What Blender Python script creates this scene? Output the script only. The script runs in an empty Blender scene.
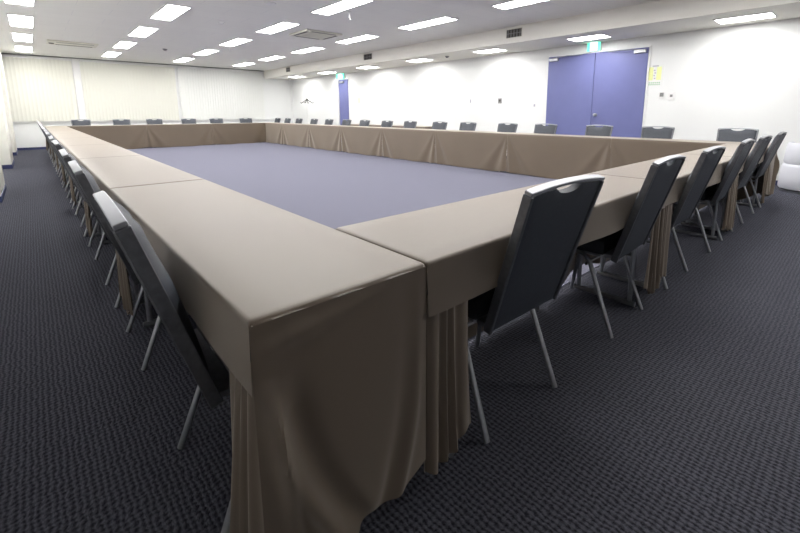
import bpy, bmesh, math, random
from mathutils import Vector, Matrix
random.seed(7)
PI = math.pi
scene = bpy.context.scene
C = scene.collection

# ------------------------------------------------------------------ camera
cam_d = bpy.data.cameras.new('camera')
cam_d.sensor_width = 36.0
cam_d.lens = 413.07 / 800 * 36
cam_d.shift_x = -22.2 / 800
cam_d.shift_y = -82.4 / 800
cam_d.clip_start = 0.02
cam = bpy.data.objects.new('camera', cam_d)
C.objects.link(cam)
yaw, pitch = 0.752, 0.172
fwd = Vector((math.sin(yaw) * math.cos(pitch), math.cos(yaw) * math.cos(pitch), -math.sin(pitch)))
cam.location = (-0.239, -0.706, 1.068)
cam.rotation_euler = fwd.to_track_quat('-Z', 'Y').to_euler()
scene.camera = cam

# ------------------------------------------------------------------ world, exposure
w = bpy.data.worlds.new('world')
scene.world = w
w.use_nodes = True
w.node_tree.nodes['Background'].inputs[0].default_value = (0.9, 0.95, 1.0, 1)
w.node_tree.nodes['Background'].inputs[1].default_value = 0.6
scene.view_settings.view_transform = 'Standard'
scene.view_settings.look = 'None'
scene.view_settings.gamma = 1.0
scene.view_settings.use_curve_mapping = False
scene.view_settings.exposure = 1.28
LAMP = 11.5          # strength of the ceiling light diffusers

# ------------------------------------------------------------------ room numbers
L, D, H = 1.8, 0.436, 0.70          # one table
W, YL = 2 * D + 3 * L, 8 * L        # the whole ring
XW, YF, XLW, YB = 7.76, 15.74, -1.05, -5.5
ZC, XS, ZS = 2.67, 6.63, 2.37       # ceiling, soffit front, soffit underside

# ------------------------------------------------------------------ materials
def mat(name, col, rough=0.6, metal=0.0, spec=0.5, sheen=0.0, bump=None, var=None, trans=0.0):
    m = bpy.data.materials.new(name)
    m.use_nodes = True
    nt = m.node_tree
    b = nt.nodes['Principled BSDF']
    b.inputs['Base Color'].default_value = (*col, 1)
    b.inputs['Roughness'].default_value = rough
    b.inputs['Metallic'].default_value = metal
    b.inputs['Specular IOR Level'].default_value = spec
    b.inputs['Sheen Weight'].default_value = sheen
    b.inputs['Sheen Roughness'].default_value = 0.5
    b.inputs['Sheen Tint'].default_value = (1.0, 0.92, 0.82, 1)
    tc = nt.nodes.new('ShaderNodeTexCoord')
    if var:
        n = nt.nodes.new('ShaderNodeTexNoise')
        n.inputs['Scale'].default_value = var[0]
        n.inputs['Detail'].default_value = 4
        nt.links.new(tc.outputs['Object'], n.inputs['Vector'])
        r = nt.nodes.new('ShaderNodeValToRGB')
        a = var[1]
        r.color_ramp.elements[0].position = 0.3
        r.color_ramp.elements[1].position = 0.7
        r.color_ramp.elements[0].color = (*[c * (1 - a) for c in col], 1)
        r.color_ramp.elements[1].color = (*[min(1, c * (1 + a)) for c in col], 1)
        nt.links.new(n.outputs['Fac'], r.inputs['Fac'])
        nt.links.new(r.outputs['Color'], b.inputs['Base Color'])
    if bump:
        n2 = nt.nodes.new('ShaderNodeTexNoise')
        n2.inputs['Scale'].default_value = bump[0]
        n2.inputs['Detail'].default_value = 3
        nt.links.new(tc.outputs['Object'], n2.inputs['Vector'])
        bp = nt.nodes.new('ShaderNodeBump')
        bp.inputs['Strength'].default_value = bump[1]
        bp.inputs['Distance'].default_value = 0.002
        nt.links.new(n2.outputs['Fac'], bp.inputs['Height'])
        nt.links.new(bp.outputs['Normal'], b.inputs['Normal'])
    return m

def emis(name, col, s):
    m = bpy.data.materials.new(name)
    m.use_nodes = True
    b = m.node_tree.nodes['Principled BSDF']
    b.inputs['Base Color'].default_value = (*col, 1)
    b.inputs['Emission Color'].default_value = (*col, 1)
    b.inputs['Emission Strength'].default_value = s
    return m

def carpet(name, dark, light, pitch=0.0165, bstr=0.9):
    m = bpy.data.materials.new(name)
    m.use_nodes = True
    nt = m.node_tree; N = nt.nodes; K = nt.links
    b = N['Principled BSDF']
    b.inputs['Roughness'].default_value = 0.9
    b.inputs['Specular IOR Level'].default_value = 0.15
    b.inputs['Sheen Weight'].default_value = 0.12
    b.inputs['Sheen Roughness'].default_value = 0.6
    b.inputs['Sheen Tint'].default_value = (0.7, 0.72, 1, 1)
    tc = N.new('ShaderNodeTexCoord')
    sx = N.new('ShaderNodeSeparateXYZ'); K.new(tc.outputs['Object'], sx.inputs[0])
    nz = N.new('ShaderNodeTexNoise'); nz.inputs['Scale'].default_value = 30; nz.inputs['Detail'].default_value = 2
    K.new(tc.outputs['Object'], nz.inputs['Vector'])
    def math_(op, a, bb=None):
        n = N.new('ShaderNodeMath'); n.operation = op
        for i, v in enumerate((a, bb)):
            if v is None: continue
            if isinstance(v, (int, float)): n.inputs[i].default_value = v
            else: K.new(v, n.inputs[i])
        return n.outputs[0]
    jit = math_('MULTIPLY', nz.outputs['Fac'], 8.0)
    fx = math_('SINE', math_('ADD', math_('MULTIPLY', sx.outputs['X'], 2 * PI / pitch), jit))
    fy = math_('SINE', math_('ADD', math_('MULTIPLY', sx.outputs['Y'], 2 * PI / (pitch * 1.15)), jit))
    cell = math_('ADD', math_('MULTIPLY', fx, 0.62), math_('MULTIPLY', fy, 0.38))
    nz2 = N.new('ShaderNodeTexNoise'); nz2.inputs['Scale'].default_value = 170; nz2.inputs['Detail'].default_value = 2
    K.new(tc.outputs['Object'], nz2.inputs['Vector'])
    hgt = math_('ADD', math_('MULTIPLY', cell, 0.5), math_('MULTIPLY', nz2.outputs['Fac'], 1.15))
    r = N.new('ShaderNodeValToRGB')
    r.color_ramp.elements[0].position = 0.15; r.color_ramp.elements[0].color = (*dark, 1)
    r.color_ramp.elements[1].position = 0.95; r.color_ramp.elements[1].color = (*light, 1)
    K.new(hgt, r.inputs['Fac'])
    K.new(r.outputs['Color'], b.inputs['Base Color'])
    bp = N.new('ShaderNodeBump'); bp.inputs['Strength'].default_value = bstr; bp.inputs['Distance'].default_value = 0.004
    K.new(hgt, bp.inputs['Height']); K.new(bp.outputs['Normal'], b.inputs['Normal'])
    return m

M = {}
M['carpet'] = carpet('carpet', (0.009, 0.009, 0.012), (0.090, 0.092, 0.110))
M['pale_floor'] = carpet('pale_floor', (0.09, 0.09, 0.115), (0.165, 0.165, 0.21), bstr=0.3)
M['wall'] = mat('wall_paper', (0.86, 0.87, 0.86), 0.85, bump=(180, 0.15))
M['soffit'] = mat('soffit_paint', (0.84, 0.82, 0.76), 0.85)
M['base'] = mat('blue_vinyl_base', (0.035, 0.045, 0.13), 0.5)
M['pier'] = mat('pier_paint', (0.82, 0.81, 0.74), 0.85)
M['blind'] = mat('blind_fabric', (0.81, 0.81, 0.735), 0.9)
M['blindw'] = mat('blind_fabric_white', (0.86, 0.87, 0.84), 0.9)
M['white'] = mat('white_plastic', (0.85, 0.85, 0.84), 0.5)
M['offwhite'] = mat('beige_plastic', (0.74, 0.73, 0.64), 0.5)
M['grey'] = mat('grey_plastic', (0.25, 0.25, 0.25), 0.5)
M['dark'] = mat('dark_slot', (0.05, 0.045, 0.04), 0.7)
M['black'] = mat('black_plastic', (0.02, 0.02, 0.02), 0.5)
M['door'] = mat('blue_door_paint', (0.15, 0.165, 0.37), 0.45, var=(3, 0.05))
M['cloth'] = mat('brown_cloth', (0.122, 0.089, 0.059), 0.42, spec=0.7, sheen=0.5, bump=(700, 0.25), var=(2.5, 0.05))
M['fabric'] = mat('charcoal_vinyl', (0.042, 0.049, 0.062), 0.5, spec=0.5, bump=(420, 0.5), var=(60, 0.12))
M['seat'] = mat('black_vinyl', (0.018, 0.02, 0.025), 0.5, bump=(420, 0.4))
M['steel'] = mat('brushed_steel', (0.42, 0.43, 0.45), 0.38, metal=0.9, var=(40, 0.1))
M['silver'] = mat('polished_silver', (0.46, 0.47, 0.50), 0.5, metal=0.9)
M['rail'] = mat('gunmetal_rail', (0.17, 0.175, 0.19), 0.42, metal=0.8, var=(60, 0.15))
M['laminate'] = mat('table_laminate', (0.45, 0.36, 0.25), 0.45)
M['vinyl_white'] = mat('white_vinyl', (0.72, 0.73, 0.78), 0.4, bump=(200, 0.1))
M['paper'] = mat('paper', (0.85, 0.86, 0.84), 0.8)
M['yellow'] = mat('yellow_ink', (0.85, 0.90, 0.42), 0.8)
M['greenink'] = mat('green_ink', (0.35, 0.55, 0.35), 0.8)
M['greyink'] = mat('grey_ink', (0.45, 0.44, 0.52), 0.8)
M['lamp'] = emis('lamp_diffuser', (1.0, 0.985, 0.97), LAMP)
M['sign_green'] = emis('sign_green', (0.10, 0.72, 0.42), 0.9)
M['sign_white'] = emis('sign_white', (0.80, 1.0, 0.95), 1.1)
m = bpy.data.materials.new('ceiling_board'); m.use_nodes = True
nt = m.node_tree; b = nt.nodes['Principled BSDF']; b.inputs['Roughness'].default_value = 0.95
tc = nt.nodes.new('ShaderNodeTexCoord'); br = nt.nodes.new('ShaderNodeTexBrick')
br.inputs['Scale'].default_value = 1.0; br.inputs['Brick Width'].default_value = 0.91; br.inputs['Row Height'].default_value = 0.455
br.inputs['Mortar Size'].default_value = 0.003
br.inputs['Color1'].default_value = (0.905, 0.90, 0.865, 1); br.inputs['Color2'].default_value = (0.89, 0.885, 0.85, 1)
br.inputs['Mortar'].default_value = (0.78, 0.78, 0.785, 1)
nt.links.new(tc.outputs['Object'], br.inputs['Vector']); nt.links.new(br.outputs['Color'], b.inputs['Base Color'])
M['ceiling'] = m

# ------------------------------------------------------------------ mesh helpers
def box(bm, x0, x1, y0, y1, z0, z1):
    vs = [bm.verts.new((x, y, z)) for x in (x0, x1) for y in (y0, y1) for z in (z0, z1)]
    for f in ((0, 1, 3, 2), (4, 6, 7, 5), (0, 4, 5, 1), (2, 3, 7, 6), (0, 2, 6, 4), (1, 5, 7, 3)):
        bm.faces.new([vs[i] for i in f])
    return vs

def bevel(bm, r, seg=2):
    bmesh.ops.bevel(bm, geom=bm.edges[:], offset=r, segments=seg, profile=0.5, affect='EDGES', clamp_overlap=True)

def tube(bm, pts, r, n=10, flat=1.0):
    """swept tube; flat < 1 squashes it along its second axis"""
    pts = [Vector(p) for p in pts]
    rings = []
    for i, p in enumerate(pts):
        t = (pts[min(i + 1, len(pts) - 1)] - pts[max(i - 1, 0)]).normalized()
        ref = Vector((1, 0, 0)) if abs(t.x) < 0.8 else Vector((0, 1, 0))
        a = (ref - t * ref.dot(t)).normalized(); bb = t.cross(a)
        rings.append([bm.verts.new(p + a * math.cos(k * 2 * PI / n) * r + bb * math.sin(k * 2 * PI / n) * r * flat) for k in range(n)])
    for q in range(len(rings) - 1):
        for k in range(n):
            bm.faces.new((rings[q][k], rings[q][(k + 1) % n], rings[q + 1][(k + 1) % n], rings[q + 1][k]))
    bm.faces.new(rings[0][::-1]); bm.faces.new(rings[-1])

def lathe(bm, prof, n=32, cx=0, cy=0, a0=0.0, a1=2 * PI):
    full = abs(a1 - a0 - 2 * PI) < 1e-6
    cols = n if full else n + 1
    rings = []
    for r, z in prof:
        rings.append([bm.verts.new((cx + r * math.cos(a0 + (a1 - a0) * k / n), cy + r * math.sin(a0 + (a1 - a0) * k / n), z)) for k in range(cols)])
    for q in range(len(rings) - 1):
        for k in range(cols if full else cols - 1):
            j = (k + 1) % cols
            bm.faces.new((rings[q][k], rings[q][j], rings[q + 1][j], rings[q + 1][k]))
    if full:
        for rg in (rings[0], rings[-1]):
            if prof[0][0] > 1e-5: 
                try: bm.faces.new(rg)
                except ValueError: pass
    return rings

def obj(name, bm, m, parent=None, smooth=False, loc=None):
    bmesh.ops.recalc_face_normals(bm, faces=bm.faces[:])
    me = bpy.data.meshes.new(name)
    bm.to_mesh(me); bm.free()
    me.materials.append(m)
    if smooth:
        for p in me.polygons: p.use_smooth = True
        me.set_sharp_from_angle(angle=math.radians(40))
    o = bpy.data.objects.new(name, me)
    C.objects.link(o)
    if parent: o.parent = parent
    if loc: o.location = loc
    return o

def tag(o, label, cat, group=None):
    o['label'] = label; o['category'] = cat
    if group: o['group'] = group
    return o

def thing(name, label, cat, loc=(0, 0, 0), rz=0.0, group=None):
    o = bpy.data.objects.new(name, None); C.objects.link(o)
    o.empty_display_size = 0.1
    o.location = loc; o.rotation_euler = (0, 0, rz)
    return tag(o, label, cat, group)

def struct(name, bm, m, parent=None, smooth=False):
    o = obj(name, bm, m, parent, smooth)
    if not parent: o['kind'] = 'structure'
    return o

def dup(root, loc, rz, label, group=None):
    r = root.copy(); C.objects.link(r); r.location = loc; r.rotation_euler = (0, 0, rz)
    r['label'] = label
    if group: r['group'] = group
    for ch in list(root.children):
        c = ch.copy(); C.objects.link(c); c.parent = r
        for g in ch.children:
            d = g.copy(); C.objects.link(d); d.parent = c
    return r

def bx(name, m, x0, x1, y0, y1, z0, z1, parent=None, bev=0, st=False):
    bm = bmesh.new(); box(bm, x0, x1, y0, y1, z0, z1)
    if bev: bevel(bm, bev)
    return struct(name, bm, m, parent) if st else obj(name, bm, m, parent)

ORD = ['first', 'second', 'third', 'fourth', 'fifth', 'sixth', 'seventh', 'eighth', 'ninth', 'tenth', 'eleventh',
       'twelfth', 'thirteenth', 'fourteenth', 'fifteenth', 'sixteenth']

# ------------------------------------------------------------------ room shell
bx('floor', M['carpet'], XLW - .2, XW + .2, YB - .2, YF + .2, -0.2, 0.0, st=True)
bx('ceiling', M['ceiling'], XLW - .2, XW + .2, YB - .2, YF + .2, ZC, ZC + 0.2, st=True)
bx('trim_1', M['soffit'], XS, XW, YB, YF, ZS, ZC, st=True).name = 'trim_1'
bx('wall_right', M['wall'], XW, XW + .2, YB - .2, YF + .2, 0, ZC, st=True)
bx('wall_back', M['wall'], XLW - .2, XW + .2, YB - .2, YB, 0, ZC, st=True)
bx('wall_left', M['wall'], XLW - .2, XLW, YB - .2, YF + .2, 0, ZC, st=True)
bx('wall_far', M['wall'], XLW - .2, XW + .2, YF, YF + .2, 0, ZC, st=True)
# baseboards (broken at the doors)
bm = bmesh.new()
box(bm, XW - .008, XW, YB, 2.02, 0, .07); box(bm, XW - .008, XW, 4.02, 11.42, 0, .07); box(bm, XW - .008, XW, 12.42, YF, 0, .07)
struct('baseboard_right', bm, M['base'])
bx('baseboard_far', M['base'], XLW, XW - .01, YF - .008, YF, 0, .07, st=True)
# piers along the window wall
PIERS = [(6.3, 7.5), (10.5, 11.7), (13.9, 15.1)]
for i, (y0, y1) in enumerate(PIERS):
    o = bx('trim_%d' % (i + 2), M['pier'], XLW, -.615, y0, y1, 0, ZC, st=True)
    bm = bmesh.new(); box(bm, -.615, -.607, y0 - .008, y1 + .008, 0, .075)
    box(bm, XLW, -.615, y0 - .008, y0, 0, .075); box(bm, XLW, -.615, y1, y1 + .008, 0, .075)
    obj('baseboard_strip', bm, M['base'], o)
bm = bmesh.new(); box(bm, XLW, XLW + .008, YB, YF, 0, .07)
struct('baseboard_left', bm, M['base'])
# corner post between the blinds wall and the door wall
bx('trim_5', M['wall'], XW - .06, XW, YF - .06, YF - .01, 0.0, ZS, st=True)
# cornice line at the top of the far wall
bx('trim_6', M['grey'], XLW, XS, YF - .03, YF, ZC - .02, ZC, st=True)

# doors in the right wall
d1 = bpy.data.objects.new('door_1', None); C.objects.link(d1); d1['kind'] = 'structure'
DY0, DYM, DY1, DZ = 2.06, 3.00, 3.98, 2.185
bx('door_leaf', M['door'], XW - .03, XW + .0, DY0, DYM - .004, 0.005, DZ, d1, .003)
bx('door_leaf', M['door'], XW - .03, XW + .0, DYM + .004, DY1, 0.005, DZ, d1, .003)
bm = bmesh.new()
box(bm, XW - .022, XW, DY0 - .03, DY0 - .003, 0, DZ + .03); box(bm, XW - .022, XW, DY1 + .003, DY1 + .03, 0, DZ + .03)
box(bm, XW - .022, XW, DY0 - .003, DY1 + .003, DZ + .003, DZ + .03)
obj('door_frame', bm, M['wall'], d1)
bm = bmesh.new()
lathe(bm, [(.03, 0), (.03, .006), (.012, .01), (.012, .045), (.028, .05), (.031, .065), (.022, .078), (0.001, .08)], 20)
bmesh.ops.rotate(bm, verts=bm.verts[:], cent=(0, 0, 0), matrix=Matrix.Rotation(-PI / 2, 3, 'Y'))
bmesh.ops.translate(bm, verts=bm.verts[:], vec=(XW - .03, DYM - .09, 1.02))
obj('door_handle', bm, M['silver'], d1, True)
for yy in (DY1 - .13, DY0 + .13):
    bm = bmesh.new(); box(bm, XW - .07, XW - .03, yy - .1, yy + .1, DZ - .09, DZ - .03); bevel(bm, .006)
    tube(bm, [(XW - .05, yy, DZ - .028), (XW - .14, yy * .6 + DYM * .4, DZ - .018), (XW - .03, yy * .3 + DYM * .7, DZ - .012)], .008, 6)
    obj('door_closer', bm, M['steel'], d1)
d2 = bpy.data.objects.new('door_2', None); C.objects.link(d2); d2['kind'] = 'structure'
bx('door_leaf', M['door'], XW - .03, XW, 11.5, 12.06, .005, 2.17, d2, .003)
bm = bmesh.new()
box(bm, XW - .07, XW, 12.07, 12.38, 0, 2.2); box(bm, XW - .02, XW, 11.46, 11.49, 0, 2.2); box(bm, XW - .02, XW, 11.49, 12.07, 2.18, 2.2)
obj('door_frame', bm, M['white'], d2)
bx('door_closer', M['steel'], XW - .09, XW - .03, 11.72, 11.98, 2.06, 2.12, d2, .006)

# vertical blinds on the far wall
def blinds(x0, x1, z0, z1, m, label):
    t = thing('vertical_blind', label, 'blind', ((x0 + x1) / 2, YF - .06, z0), 0, 'vertical blinds on the far wall')
    h = (x1 - x0) / 2; n = int((x1 - x0) / .085)
    bm = bmesh.new()
    for k in range(n):
        xc = -h + (k + .5) * 2 * h / n; a = math.radians(12 + random.uniform(-3, 3)); r = .052
        pts = []
        for s in range(5):
            u = -1 + s * .5; bow = .006 * (1 - u * u)
            pts.append((xc + u * r * math.cos(a) - bow * math.sin(a), u * r * math.sin(a) + bow * math.cos(a)))
        lo = [bm.verts.new((p[0], p[1], .01)) for p in pts]; hi = [bm.verts.new((p[0], p[1], z1 - z0 - .05)) for p in pts]
        lo2 = [bm.verts.new((p[0], p[1] + .0015, .01)) for p in pts]; hi2 = [bm.verts.new((p[0], p[1] + .0015, z1 - z0 - .05)) for p in pts]
        for s in range(4):
            bm.faces.new((lo[s], lo[s + 1], hi[s + 1], hi[s])); bm.faces.new((lo2[s + 1], lo2[s], hi2[s], hi2[s + 1]))
        bm.faces.new((lo[0], hi[0], hi2[0], lo2[0])); bm.faces.new((lo[4], lo2[4], hi2[4], hi[4]))
    o = obj('slats', bm, m, t); o['label'] = 'overlapping vertical fabric slats'
    bx('head_rail', M['white'], -h, h, -.025, .025, z1 - z0 - .05, z1 - z0, t, .004)
blinds(XLW + .05, .82, .80, 2.62, M['blind'], 'cream vertical blind on the far wall, leftmost of three')
blinds(1.02, 3.52, .80, 2.62, M['blind'], 'cream to white vertical blind on the far wall, middle of three')
blinds(3.62, 6.55, .80, 2.62, M['blindw'], 'wide white vertical blind on the far wall, rightmost of three')
bx('window_1', M['white'], XLW, XW - .06, YF - .05, YF, .775, .795, st=True)
bx('trim_7', M['white'], .84, 1.0, YF - .06, YF - .001, .80, 2.64, st=True)

# ------------------------------------------------------------------ paler layer over the floor inside the ring
bm = bmesh.new(); box(bm, D + .03, W - D - .03, D + .03, YL - D - .03, 0.0, 0.006)
o = obj('inner_floor', bm, M['pale_floor'])
tag(o, 'pale blue grey layer over the floor enclosed by the ring of tables', 'carpet')

# ------------------------------------------------------------------ ceiling fittings
def light(x, y, z, label, w_=.30, l_=1.24):
    t = thing('ceiling_light', label, 'light', (x, y, z), 0, 'rectangular ceiling lights')
    bm = bmesh.new(); a, b_, th = w_ / 2, l_ / 2, .02
    for q in ((-a - th, -a, -b_ - th, b_ + th), (a, a + th, -b_ - th, b_ + th), (-a, a, -b_ - th, -b_), (-a, a, b_, b_ + th)):
        box(bm, q[0], q[1], q[2], q[3], -.012, 0)
    obj('frame', bm, M['white'], t)
    bm = bmesh.new(); box(bm, -a, a, -b_, b_, -.008, -.001)
    obj('diffuser', bm, M['lamp'], t)
LX = [-.165, 1.61, 3.42, 5.24]
LY = [-1.70, .55, 2.80, 5.04, 7.30, 9.55, 11.78, 14.02]  # first row unseen behind the camera, added to brighten the near right
rown = ['leftmost', 'second from the left', 'third from the left', 'rightmost']
for i, x in enumerate(LX):
    for j, y in enumerate(LY):
        if (i == 0 and j < 3) or (i == 1 and j == 0): continue
        k = len(LY) - 1 - j
        light(x, y + (.28 if i == 0 else 0), ZC, 'bright ceiling light, %s from the blinds in the %s row' % (ORD[k], rown[i]))
for j, y in enumerate([.66, 2.86, 5.04, 7.27, 9.52, 11.8, 14.0]):
    light(7.12 if j else 7.22, y, ZS, 'ceiling light under the lowered soffit by the door wall, %s from the near end' % ORD[j], .36, .62)

def vent(y, z, wy, label):
    t = thing('air_vent', label, 'vent', (XS, y, z), 0, 'grilles on the soffit face')
    bm = bmesh.new(); h = wy / 2; k = .085
    box(bm, -.008, 0, -h, h, -k, -k + .012); box(bm, -.008, 0, -h, h, k - .012, k)
    box(bm, -.008, 0, -h, -h + .012, -k + .012, k - .012); box(bm, -.008, 0, h - .012, h, -k + .012, k - .012)
    obj('frame', bm, M['offwhite'], t)
    bx('backing', M['dark'], -.003, -.001, -h + .012, h - .012, -k + .012, k - .012, t)
    bm = bmesh.new()
    for q in range(5):
        yy = -h + .012 + (q + .5) * (2 * h - .024) / 5; box(bm, -.007, -.003, yy - .006, yy + .006, -k + .012, k - .012)
    zz = 0; box(bm, -.0075, -.0035, -h + .012, h - .012, -.004, .004)
    obj('louvres', bm, M['grey'], t)
vent(4.09, 2.545, .36, 'dark grille on the soffit face, nearest and largest looking of three')
vent(8.79, 2.55, .40, 'dark grille on the soffit face, middle of three')
vent(13.6, 2.56, .34, 'dark grille on the soffit face, farthest of three near the blinds wall')

# linear air conditioner, square air conditioner
t = thing('air_conditioner', 'long narrow beige air conditioner in the ceiling near the blinds wall', 'air conditioner', (.68, 12.3, ZC - .001))
bm = bmesh.new(); box(bm, -.46, .46, -.30, .30, -.035, 0); bevel(bm, .012); obj('panel', bm, M['offwhite'], t)
bx('air_slot', M['dark'], -.30, .38, .18, .24, -.038, -.034, t)
bx('intake_grille', M['grey'], -.30, .38, -.24, -.17, -.038, -.034, t)
bm = bmesh.new(); lathe(bm, [(.05, -.036), (.045, -.05), (.001, -.052)], 16, -.38, .0); obj('sensor', bm, M['dark'], t, True)
t = thing('air_conditioner', 'square four way cassette air conditioner in the ceiling between lights', 'air conditioner', (4.27, 7.35, ZC - .001))
bm = bmesh.new(); box(bm, -.40, .40, -.40, .40, -.035, 0); bevel(bm, .012); obj('panel', bm, M['offwhite'], t)
for a in range(4):
    bm = bmesh.new(); box(bm, -.27, .27, .32, .355, -.038, -.034)
    bmesh.ops.rotate(bm, verts=bm.verts[:], cent=(0, 0, 0), matrix=Matrix.Rotation(a * PI / 2, 3, 'Z'))
    obj('air_slot', bm, M['dark'], t)
bm = bmesh.new(); box(bm, -.26, .26, -.26, .26, -.042, -.035); bevel(bm, .003)
for q in range(9): box(bm, -.24, .24, -.24 + q * .055, -.225 + q * .055, -.046, -.042)
obj('intake_grille', bm, M['offwhite'], t)

def detector(x, y, z, label, m='white', r=.055, drop=.04):
    bm = bmesh.new()
    lathe(bm, [(r, 0), (r, -.012), (r * .7, -.02), (r * .55, -drop), (.001, -drop - .002)], 20)
    o = obj('smoke_detector', bm, M[m], None, True, (x, y, z))
    tag(o, label, 'detector')
detector(2.48, 11.87, ZC, 'small brownish detector on the ceiling near the blinds wall', 'grey')
detector(2.47, 7.47, ZC, 'small white round detector on the ceiling left of the square air conditioner')
detector(2.56, 5.6, ZC, 'flat white round disc on the ceiling near the top edge of the photo', 'white', .09, .025)
detector(7.08, 6.26, ZS, 'small grey detector under the lowered soffit', 'grey', .05)
def pendant(x, y, label):
    t = thing('hanging_hook', label, 'hook', (x, y, ZC))
    bm = bmesh.new(); lathe(bm, [(.03, 0), (.03, -.01), (.008, -.014), (.001, -.015)], 14); obj('rosette', bm, M['white'], t, True)
    bm = bmesh.new(); tube(bm, [(0, 0, -.01), (0, 0, -.10), (.01, 0, -.12), (.025, 0, -.115)], .007, 8); obj('rod', bm, M['white'], t, True)
pendant(3.72, 5.25, 'small white hanging hook on the ceiling beside the brightest near light')
pendant(3.57, 10.41, 'small white hanging hook on the ceiling below the farther lights')

# ------------------------------------------------------------------ things on the door wall
def exit_sign(y, z, w_, label):
    t = thing('exit_sign', label, 'sign', (XW, y, z), 0, 'green exit signs')
    h = w_ / 2
    bx('housing', M['white'], -.05, 0, -h, h, 0, .19, t, .004)
    bx('green_panel', M['sign_green'], -.054, -.05, -h + .004, h - .004, .005, .185, t)
    bx('white_panel', M['sign_white'], -.056, -.054, -h * .52, h * .52, .012, .165, t)
    bm = bmesh.new()   # the running figure
    def sl(y0, z0, y1, z1, r): tube(bm, [(-.0575, y0, z0), (-.0575, y1, z1)], r, 6)
    lathe(bm, [(.001, -.001), (.010, 0), (.001, .001)], 12)
    bmesh.ops.rotate(bm, verts=bm.verts[:], cent=(0, 0, 0), matrix=Matrix.Rotation(PI / 2, 3, 'Y'))
    bmesh.ops.translate(bm, verts=bm.verts[:], vec=(-.0575, .012, .145))
    sl(.006, .128, -.008, .085, .008); sl(.004, .125, .03, .105, .004); sl(.004, .122, -.028, .112, .004)
    sl(-.008, .085, .018, .055, .005); sl(.018, .055, .02, .028, .004); sl(-.008, .085, -.022, .055, .005); sl(-.022, .055, -.04, .04, .004)
    obj('running_figure', bm, M['sign_green'], t)
exit_sign(3.03, 2.21, .26, 'green and white exit sign above the blue double door')
exit_sign(11.93, 2.19, .50, 'pale green exit sign above the narrow far blue door')

t = thing('poster', 'white notice with two yellow figures on the wall right of the double door', 'poster', (XW, 1.93, 1.72))
bx('sheet', M['paper'], -.003, 0, -.14, .14, -.20, .16, t)
bx('yellow_block', M['yellow'], -.0045, -.003, .03, .115, -.10, .12, t)
bx('yellow_block', M['yellow'], -.0045, -.003, -.10, -.025, -.10, .12, t)
bm = bmesh.new()
for q in range(4): box(bm, -.0045, -.003, -.012 + (q % 2) * .01, .012 + (q % 2) * .01, -.08 + q * .045, -.06 + q * .045)
box(bm, -.0045, -.003, -.05, .05, .128, .145)
obj('heading_marks', bm, M['greyink'], t)
bm = bmesh.new()
for q in range(2):
    for k in range(6): box(bm, -.0045, -.003, .07 - k * .032, .09 - k * .032, -.155 - q * .03, -.135 - q * .03)
obj('caption_marks', bm, M['greenink'], t)

def gadget(y, z, w_, h_, label, name='wall_switch', m='white', mark='grey', cat='switch', mk=.5):
    t = thing(name, label, cat, (XW, y, z))
    bx('plate', M[m], -.014, 0, -w_ / 2, w_ / 2, -h_ / 2, h_ / 2, t, .003)
    bx('button', M[mark], -.018, -.014, -w_ / 2 * mk, w_ / 2 * mk, -h_ / 2 * mk * .6, h_ / 2 * mk, t)
gadget(1.79, 1.36, .085, .12, 'white wall switch with a dark button, left one below the yellow notice', mk=.7)
gadget(1.64, 1.34, .10, .13, 'white wall switch panel, right one below the yellow notice', mk=.4)
gadget(5.20, 1.33, .10, .12, 'small dark thermostat box on the white wall left of the double door', 'thermostat', 'grey', 'dark', 'thermostat')
gadget(6.08, 1.33, .06, .20, 'slim white intercom farther left of the dark thermostat', 'intercom', 'white', 'greyink', 'intercom')
gadget(4.28, 1.21, .07, .13, 'white wall switch just left of the double door', mk=.5, mark='greyink')
gadget(10.9, 1.45, .08, .16, 'pale beige wall switch right of the far narrow door', m='offwhite', mark='offwhite')

# coat stand in the far corner
t = thing('coat_stand', 'thin white coat stand with dark hooks in the far corner', 'coat stand', (7.3, 13.6, 0))
bm = bmesh.new(); tube(bm, [(0, 0, .02), (0, 0, 1.50)], .012, 10); obj('pole', bm, M['white'], t, True)
bm = bmesh.new(); lathe(bm, [(.19, 0), (.19, .012), (.03, .025), (.012, .04), (.001, .041)], 28); obj('base', bm, M['white'], t, True)
bm = bmesh.new(); lathe(bm, [(.001, 1.49), (.03, 1.495), (.035, 1.53), (.03, 1.565), (.001, 1.57)], 16); obj('hub', bm, M['black'], t, True)
for a in (-.75, 2.3, .9, 3.9):
    ca, sa = math.cos(a), math.sin(a); bm = bmesh.new()
    tube(bm, [(0.02 * ca, 0.02 * sa, 1.52), (.12 * ca, .12 * sa, 1.46), (.22 * ca, .22 * sa, 1.40), (.25 * ca, .25 * sa, 1.43)], .013, 8)
    obj('arm', bm, M['black'], t, True)

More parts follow.
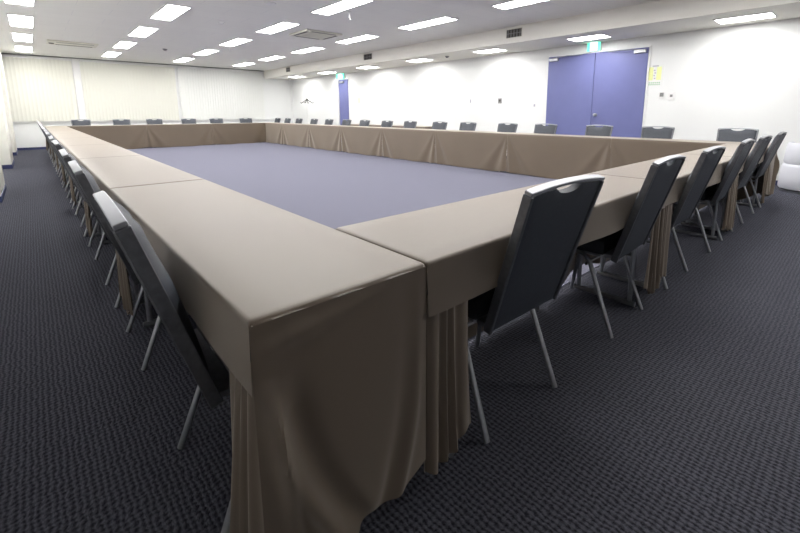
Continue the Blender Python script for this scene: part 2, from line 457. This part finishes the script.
# white tub armchair at the right edge
t = thing('tub_armchair', 'white vinyl tub armchair against the door wall at the right edge', 'armchair', (7.38, -.30, 0), math.radians(115))
bm = bmesh.new(); lathe(bm, [(.001, 0), (.34, 0), (.345, .02), (.31, .035), (.001, .036)], 40); obj('base_plate', bm, M['silver'], t, True)
bm = bmesh.new()
a0, a1 = math.radians(-50), math.radians(230)
outer = [(.36, .045), (.368, .06), (.365, .18), (.355, .34), (.338, .375), (.33, .38), (.335, .385), (.345, .42), (.335, .56), (.325, .63), (.31, .665),
         (.29, .66), (.265, .63), (.255, .5), (.25, .40), (.25, .06)]
rg = lathe(bm, outer, 36, 0, 0, a0, a1)
for e in (0, -1): bm.faces.new([r_[e] for r_ in rg])
obj('shell', bm, M['vinyl_white'], t, True)
bm = bmesh.new(); lathe(bm, [(.001, .05), (.235, .05), (.245, .07), (.245, .36), (.22, .40), (.12, .415), (.001, .418)], 36, 0, -.01); obj('seat_cushion', bm, M['grey'], t, True)  # grey colour stands in for the shade inside the white tub

# ------------------------------------------------------------------ folding tables and their cloths
def make_table(label, loc, rz):
    t = thing('folding_table', label, 'table', loc, rz, 'folding tables under the cloths')
    bm = bmesh.new(); box(bm, .012, L - .012, .012, D - .012, H - .035, H - .006); bevel(bm, .003)
    obj('tabletop', bm, M['laminate'], t)
    for x in (.16, L - .16):
        for y in (.08, D - .06):
            bm = bmesh.new(); tube(bm, [(x, y, .035), (x, y, H - .036)], .0125, 10); obj('leg', bm, M['steel'], t, True)
        bm = bmesh.new(); tube(bm, [(x, .05, .022), (x, D - .035, .022)], .014, 10)
        obj('foot_bar', bm, M['steel'], t, True)
        bm = bmesh.new(); tube(bm, [(x, .08, .30), (x, D - .06, .30)], .009, 8); obj('cross_bar', bm, M['steel'], t, True)
    bm = bmesh.new(); box(bm, .22, L - .22, .10, D - .10, H - .135, H - .12); obj('under_shelf', bm, M['steel'], t)
    return t

def fold(e, t_, ph):
    """cone folds fanning down from the top corner; e distance from the end, t_ 0 at the top 1 at hem"""
    if e <= 0: return 0
    z = t_ * .69
    th = math.atan2(e, z + .03)
    win = max(0.0, 1 - th / .75)
    g = math.sin(th * (11 + ph * .6)) * win ** .7 * min(1, th * 9) * (.7 + .3 * math.sin(ph * 2))
    bulge = math.exp(-((th - .62) / .20) ** 2) * .45
    return (g * .020 + bulge * .016) * min(1, t_ * 1.6)

def cloth(name, label, loc, rz, near=False, far=False, gap=.012, lift=.02, seed=0, lift_at=None, widths=(.212, .155), group='brown tablecloths'):
    """near / far: this end of the cloth is exposed and falls full length.
    x along the table, y=0 the chair side (short apron, gathered at each end), y=D the inner side (full drop)"""
    rnd = random.Random(seed)
    bm = bmesh.new()
    r = .010
    e0 = .0015; X0, X1 = e0, L - e0
    nx = 96
    xs = [X0 + (X1 - X0) * (.5 - .5 * math.cos(PI * i / nx)) * .35 + (X1 - X0) * i / nx * .65 for i in range(nx + 1)]
    p1, p2, p3 = rnd.uniform(0, 6), rnd.uniform(0, 6), rnd.uniform(0, 6)
    def endr(x):   # rounding of the top at the two ends
        d = min(x - X0, X1 - x)
        return (r - math.sqrt(max(0, r * r - (r - d) ** 2))) if d < r else 0.0
    AP = .555
    def front(x, t_):
        z = H - r - (H - r - AP - .006 * math.sin(x * 7 + p1)) * t_
        y = -.004 * t_ - .003 * math.sin(x * 11 + p2) * t_
        return (x, y, z)
    def back(x, t_):
        g = gap + lift * (math.exp(-((x - X0) / .22) ** 2) + math.exp(-((x - X1) / .22) ** 2)) + .006 * math.sin(x * 9 + p3)
        if near: g += .13 * math.exp(-((x - X0) / .16) ** 2)
        if far: g += .13 * math.exp(-((X1 - x) / .16) ** 2)
        if lift_at: g += lift_at[1] * max(0, 1 - abs(x - lift_at[0]) / lift_at[2])
        z = H - r - (H - r - g) * t_
        o_ = fold(x - X0, t_, p1) + fold(X1 - x, t_, p2) + .006 * t_ * math.sin(x * 4.3 + p3) ** 2
        return (x, D + o_, z)
    rows = []
    T = [i / 20 for i in range(21)]
    xs2 = sorted(set(xs + [X0 + .002, X0 + .005, X1 - .002, X1 - .005]))
    for t_ in reversed([0, .1, .35, .6, .85, 1.0]): rows.append([front(x, t_) for x in xs2])
    for k in range(1, 4):
        a = k * PI / 8; rows.append([(x, r - r * math.cos(a), H - r + r * math.sin(a) - endr(x)) for x in xs2])
    for k in range(0, 7): rows.append([(x, r + (D - 2 * r) * k / 6, H - endr(x)) for x in xs2])
    for k in range(1, 4):
        a = k * PI / 8; rows.append([(x, D - r + r * math.sin(a), H - r + r * math.cos(a) - endr(x)) for x in xs2])
    for t_ in T: rows.append([back(x, t_) for x in xs2])
    V = [[bm.verts.new(p) for p in row] for row in rows]
    for i in range(len(V) - 1):
        for j in range(len(xs2) - 1):
            bm.faces.new((V[i][j], V[i][j + 1], V[i + 1][j + 1], V[i + 1][j]))
    # gathered panels under the apron at both ends of the chair side
    for side in (0, 1):
        wd = widths[side]; n = 44; VV = []
        for q in range(13):
            t_ = q / 12
            row = []
            for k in range(n + 1):
                s = k / n
                sp = wd * (.82 + .18 * t_) + .012 * math.sin(t_ * 3 + p1)
                x = s * sp
                hem = .03 + .06 * (.5 + .5 * math.cos(s * 5 + p2)) + gap
                z = AP + .05 - (AP + .05 - hem) * t_
                y = .006 + .009 * (.35 + .65 * t_) * math.sin(s * 2 * PI * 4.5 + 1.2 * math.sin(t_ * 2.2 + p3) + 1.5 * math.sin(s * 9 + p2)) + .006 * math.sin(s * 13 + p1) * t_
                if s < .03: y *= s / .03
                if (near and side == 0) or (far and side == 1): y -= .038 * math.sin(PI * s) * t_ ** .8
                xx = X0 + x if side == 0 else X1 - x
                row.append(bm.verts.new((xx, y + .005, z)))
            VV.append(row)
        for i in range(12):
            for k in range(n): bm.faces.new((VV[i][k], VV[i][k + 1], VV[i + 1][k + 1], VV[i + 1][k]))
    # the two ends
    for side, full in ((0, near), (1, far)):
        xe = X0 if side == 0 else X1; sg = -1 if side == 0 else 1
        VV = []; n = 72 if full else 8; NT = 90 if full else 6; TT = [i / NT for i in range(NT + 1)]
        for t_ in TT:
            row = []
            for k in range(n + 1):
                y = D * k / n
                if full:
                    g = gap + .128 - .03 * math.sin(PI * k / n)
                    zt = H - r
                    z = zt - (zt - g) * t_
                    s = k / n
                    # one wide belly that hangs from both top corners, with a tuck under the top edge
                    o_ = .016 * math.sin(PI * s) ** 1.2 * t_ ** 1.3
                    if s < .8: o_ += .009 * math.exp(-((t_ - .03 - .07 * (1 - s / .8)) / .035) ** 2) * min(1, s * 6) * (1 - s / .8)
                    if t_ > .2:      # swag hanging from the pinned knot near the outer corner
                        q = (t_ - .2) / .8; sc = .05 + .36 * q * q
                        amp = min(1, q * 5) * min(1, s * 12)
                        o_ += amp * (.026 * math.exp(-((s - sc) / .06) ** 2) - .016 * math.exp(-((s - sc - .13) / .07) ** 2))
                        sc2 = .03 + .13 * q
                        o_ += amp * .016 * math.exp(-((s - sc2) / .035) ** 2)
                    sr = 1 - .05 - .20 * t_ ** 3
                    o_ += min(1, (1 - s) * 12) * t_ * (.011 * math.exp(-((s - sr) / .05) ** 2) - .010 * math.exp(-((s - sr + .10) / .06) ** 2))
                    ed = (s + .02) / (t_ + .12)
                    o_ += .016 * t_ * math.sin(min(ed, 3.0) * 5.2) * max(0, 1 - s * 2.6) * (1 if s > 0 else 0)
                    ed2 = (1 - s) / (t_ + .12)
                    o_ += .012 * t_ * math.sin(min(ed2, 3) * 4.6) * max(0, 1 - (1 - s) * 3.4) * (1 if s < 1 else 0)
                else:
                    z = H - r - (H - r - (AP)) * t_; o_ = 0
                row.append(bm.verts.new((xe + sg * o_, y, z)))
            VV.append(row)
        for i in range(len(TT) - 1):
            for k in range(n): bm.faces.new((VV[i][k], VV[i][k + 1], VV[i + 1][k + 1], VV[i + 1][k]))
        # rounded strip joining end face to the top
        lo = VV[0]; hi = [bm.verts.new((xe, D * k / n, H - r)) for k in range(n + 1)]
    bmesh.ops.remove_doubles(bm, verts=bm.verts[:], dist=.0008)
    for v in [v for v in bm.verts if not v.link_faces]: bm.verts.remove(v)
    o = obj(name, bm, M['cloth'], None, True, loc)
    o.rotation_euler = (0, 0, rz)
    tag(o, label, 'tablecloth', group)
    return o

def mirror_x(o):  # reflect mesh so that the exposed end / chair side swap hands
    for v in o.data.vertices: v.co.x = L - v.co.x
    o.data.flip_normals()

# left column: chair side x=0, runs along +y. local x -> world y reversed hand
POSW = ['nearest', 'second', 'third', 'fourth', 'fifth', 'sixth', 'seventh', 'eighth and farthest']
for k in range(8):
    # rotation +90: local x -> world y, local y -> world -x ; so mirror: use rotation -90 and flip
    o = cloth('tablecloth', 'brown cloth over the %s table of the left row' % POSW[k], (0, L * (k + 1), 0), -PI / 2,
              near=(k == 7), far=(k == 0), seed=10 + k, widths=(.155, .205))
    make_table('folding table under the %s cloth of the left row' % POSW[k], (0, L * (k + 1), 0), -PI / 2)
for k in range(8):
    # chair side faces the door wall (+x): local y -> world -x
    o = cloth('tablecloth', 'brown cloth over the %s table of the right row along the door wall' % POSW[k], (W, L * k, 0), PI / 2,
              near=(k == 0), far=(k == 7), seed=30 + k, lift=.015)
for k in range(3):
    o = cloth('tablecloth', 'brown cloth over the %s table from the near corner in the front row' % ['first', 'second', 'third'][k],
              (D + L * k, 0, 0), 0, seed=50 + k, gap=.012 + (.02 if k < 2 else 0), lift=.06 if k < 2 else .02,
              lift_at=(1.3, .05, .18) if k == 0 else None)
    make_table('folding table under the %s cloth from the near corner in the front row' % ['first', 'second', 'third'][k], (D + L * k, 0, 0), 0)
for k in range(3):
    o = cloth('tablecloth', 'brown cloth over the %s table of the far row before the blinds' % ['left', 'middle', 'right'][k],
              (D + L * (k + 1), YL, 0), PI, seed=60 + k, widths=(.19, .14))
# two spare tables against the door wall
for k, y in enumerate((7.02, 8.84)):
    cloth('tablecloth', 'brown cloth over the %s spare table against the door wall' % ['nearer', 'farther'][k], (7.08 + D + .02, y, 0), PI / 2,
          near=True, far=True, seed=70 + k, gap=.012)

# ------------------------------------------------------------------ chairs
def make_chair():
    t = thing('banquet_chair', '', 'chair', (0, 0, 0), 0, 'chairs around the tables')
    # seat: padded, rounded
    bm = bmesh.new()
    n = 12; top = []; bot = []
    def outline(s):
        pts = []
        hw_f, hw_b, y0, y1, rr = .210, .19, .075, .405, .06
        loop = [(-hw_b, y0), (hw_b, y0)]
        for q in range(7):
            a = -PI / 2 + q * PI / 12 + PI / 2
            loop.append((hw_f - rr + rr * math.cos(a), y1 - rr + rr * math.sin(a)))
        for q in range(7):
            a = PI / 2 + q * PI / 12
            loop.append((-hw_f + rr + rr * math.cos(a), y1 - rr + rr * math.sin(a)))
        cy = .24
        return [(x * s, cy + (y - cy) * s) for x, y in loop]
    rings = []
    for s, z in ((.90, .392), (.98, .395), (1.0, .41), (1.0, .435), (.985, .452), (.93, .462), (.75, .468), (.4, .470)):
        rings.append([bm.verts.new((x, y, z)) for x, y in outline(s)])
    for a, b_ in zip(rings, rings[1:]):
        for k in range(len(a)): bm.faces.new((a[k], a[(k + 1) % len(a)], b_[(k + 1) % len(a)], b_[k]))
    bm.faces.new(rings[0]); bm.faces.new(rings[-1])
    obj('seat', bm, M['seat'], t, True)
    # back: local plane. b runs 0..BH up the back, n is the normal towards the sitter (+y)
    P0 = Vector((0, .022, .38)); P1 = Vector((0, -.120, .850))
    up = (P1 - P0); BH = up.length; up.normalize(); nr = Vector((0, up.z, -up.y))
    def hw(b_): return .190 + .016 * b_ / BH
    def arch(a): return .014 * (1 - (a / .212) ** 2)
    def P(a, b_, n_): return Vector((a, 0, 0)) + P0 + up * b_ + nr * n_
    bm = bmesh.new(); NA, NB = 36, 22; F = []; B = []
    for j in range(NB + 1):
        fr = []; bk = []
        for i in range(NA + 1):
            s = -1 + 2 * i / NA
            a_ = s * (hw(BH) - .012)
            tb = BH - .012 + arch(a_)
            q = abs(a_) / .068
            if q < 1: tb -= .024 * math.sqrt(1 - q * q)
            bb = tb * j / NB
            aa = s * (hw(bb) - .010)
            v = bb / BH
            cush = (.016 + .022 * min(1, v * 1.6) ** 2) * (1 - abs(s) ** 5) * (min(1, v * 7) ** .5) * min(1, (tb - bb) / .05 + .12) ** .5 * (.75 + .5 * math.exp(-((v - .3) / .3) ** 2))
            fr.append(bm.verts.new(P(aa, bb, .008 + cush)))
            inset = -.006 - .0045 * (1 - abs(s) ** 10) * (1 if 0 < j < NB else 0)
            bk.append(bm.verts.new(P(aa, bb, inset)))
        F.append(fr); B.append(bk)
    for j in range(NB):
        for i in range(NA):
            bm.faces.new((F[j][i], F[j][i + 1], F[j + 1][i + 1], F[j + 1][i]))
            bm.faces.new((B[j][i + 1], B[j][i], B[j + 1][i], B[j + 1][i + 1]))
        bm.faces.new((F[j][0], F[j + 1][0], B[j + 1][0], B[j][0])); bm.faces.new((F[j][NA], B[j][NA], B[j + 1][NA], F[j + 1][NA]))
    for i in range(NA):
        bm.faces.new((F[0][i], B[0][i], B[0][i + 1], F[0][i + 1])); bm.faces.new((F[NB][i], F[NB][i + 1], B[NB][i + 1], B[NB][i]))
    obj('backrest', bm, M['fabric'], t, True)
    # side rails of the back frame: flat rectangular tube
    def ribbon(bm, path, wa, wn):   # path of (a, b); wa across, wn depth
        rings = []
        for i, (a_, b_) in enumerate(path):
            a0, b0 = path[max(i - 1, 0)]; a1, b1 = path[min(i + 1, len(path) - 1)]
            ta, tb = a1 - a0, b1 - b0; ln = math.hypot(ta, tb); ta /= ln; tb /= ln
            na, nb = -tb, ta
            rings.append([bm.verts.new(P(a_ + na * u * wa, b_ + nb * u * wa, v)) for u, v in ((-.5, -wn * .45), (.5, -wn * .45), (.5, wn * .55), (-.5, wn * .55))])
        for x, y in zip(rings, rings[1:]):
            for k in range(4): bm.faces.new((x[k], x[(k + 1) % 4], y[(k + 1) % 4], y[k]))
        bm.faces.new(rings[0]); bm.faces.new(rings[-1])
    for s in (-1, 1):
        bm = bmesh.new(); ribbon(bm, [(s * hw(0), -.004), (s * hw(BH * .5), BH * .5), (s * hw(BH), BH - .006)], .014, .030)
        bmesh.ops.bevel(bm, geom=bm.edges[:], offset=.002, segments=1, affect='EDGES')
        o = obj('side_rail', bm, M['rail'], t)
    bm = bmesh.new()
    pts = [(-hw(BH) - .007 + (2 * hw(BH) + .014) * i / 24, BH + arch((-hw(BH) + 2 * hw(BH) * i / 24))) for i in range(25)]
    ribbon(bm, pts, .012, .026)
    bmesh.ops.bevel(bm, geom=bm.edges[:], offset=.002, segments=1, affect='EDGES')
    o = obj('top_rail', bm, M['silver'], t); o['label'] = 'bright silver top rail'
    # legs
    for s in (-1, 1):
        bm = bmesh.new(); tube(bm, [(s * .175, .22, .383), (s * .19, .165, .375), (s * .195, .135, .35), (s * .207, .0, .004)], .0105, 10)
        obj('leg', bm, M['steel'], t, True)
        bm = bmesh.new(); tube(bm, [(s * .175, .28, .383), (s * .19, .325, .375), (s * .195, .345, .35), (s * .205, .40, .004)], .0105, 10)
        obj('leg', bm, M['steel'], t, True)
    bm = bmesh.new(); tube(bm, [(-.194, .14, .345), (-.19, .155, .33), (.19, .155, .33), (.194, .14, .345)], .007, 8); tube(bm, [(-.194, .347, .345), (.194, .347, .345)], .007, 8)
    obj('stretcher', bm, M['steel'], t, True)
    bm = bmesh.new()
    for s in (-1, 1): tube(bm, [(s * .175, .09, .386), (s * .175, .37, .386)], .009, 8); 
    box(bm, -.185, .185, .022, .075, .385, .40)
    obj('seat_frame', bm, M['steel'], t, True)
    return t
chair0 = make_chair()
used = False
def place(x, y, rz, label, group):
    global used
    if not used:
        used = True
        chair0.location = (x, y, 0); chair0.rotation_euler = (0, 0, rz); chair0['label'] = label; chair0['group'] = group
        return chair0
    return dup(chair0, (x, y, 0), rz, label, group)
R = math.radians
nearx = [.935, 1.875, 2.685, 3.68, 4.48, 5.47]
for i, x in enumerate(nearx):
    pos = ['nearest, beside the near corner', 'second from the near corner', 'third from the near corner', 'fourth from the near corner', 'fifth from the near corner', 'last, by the white armchair'][i]
    place(x, .012, R([-1.5, 1.5, 0, 1, -1, 0][i]), 'charcoal chair in the right front row, %s' % pos, 'chairs along the front row')
for i in range(16):
    y = .47 + (i // 2) * 1.8 + (i % 2) * .98 + ([0, 0, -.05, 0, -.03, .02][i] if i < 6 else random.uniform(-.04, .04))
    place(-.014, y, -PI / 2 + R(random.uniform(-1.2, 1.2)), 'charcoal chair along the left row, %s from the near corner' % ORD[i], 'chairs along the left row')
ry = [.43, 1.37, 2.23, 3.18, 3.99, 4.98, 5.80, 6.79, 7.68, 8.66, 9.55, 10.52, 11.44, 12.47, 13.33, 14.15]
for i, y in enumerate(ry):
    place(W + .005, y, PI / 2 + R(random.uniform(-1, 1)), 'charcoal chair facing us from the door wall side, %s from the right end' % ORD[i], 'chairs along the door wall side')
for i, x in enumerate([.78, 1.72, 2.56, 3.52, 4.37, 5.36]):
    place(x, YL + .005, PI + R(random.uniform(-1, 1)), 'charcoal chair before the blinds wall, %s from the left' % ORD[i], 'chairs along the far row')
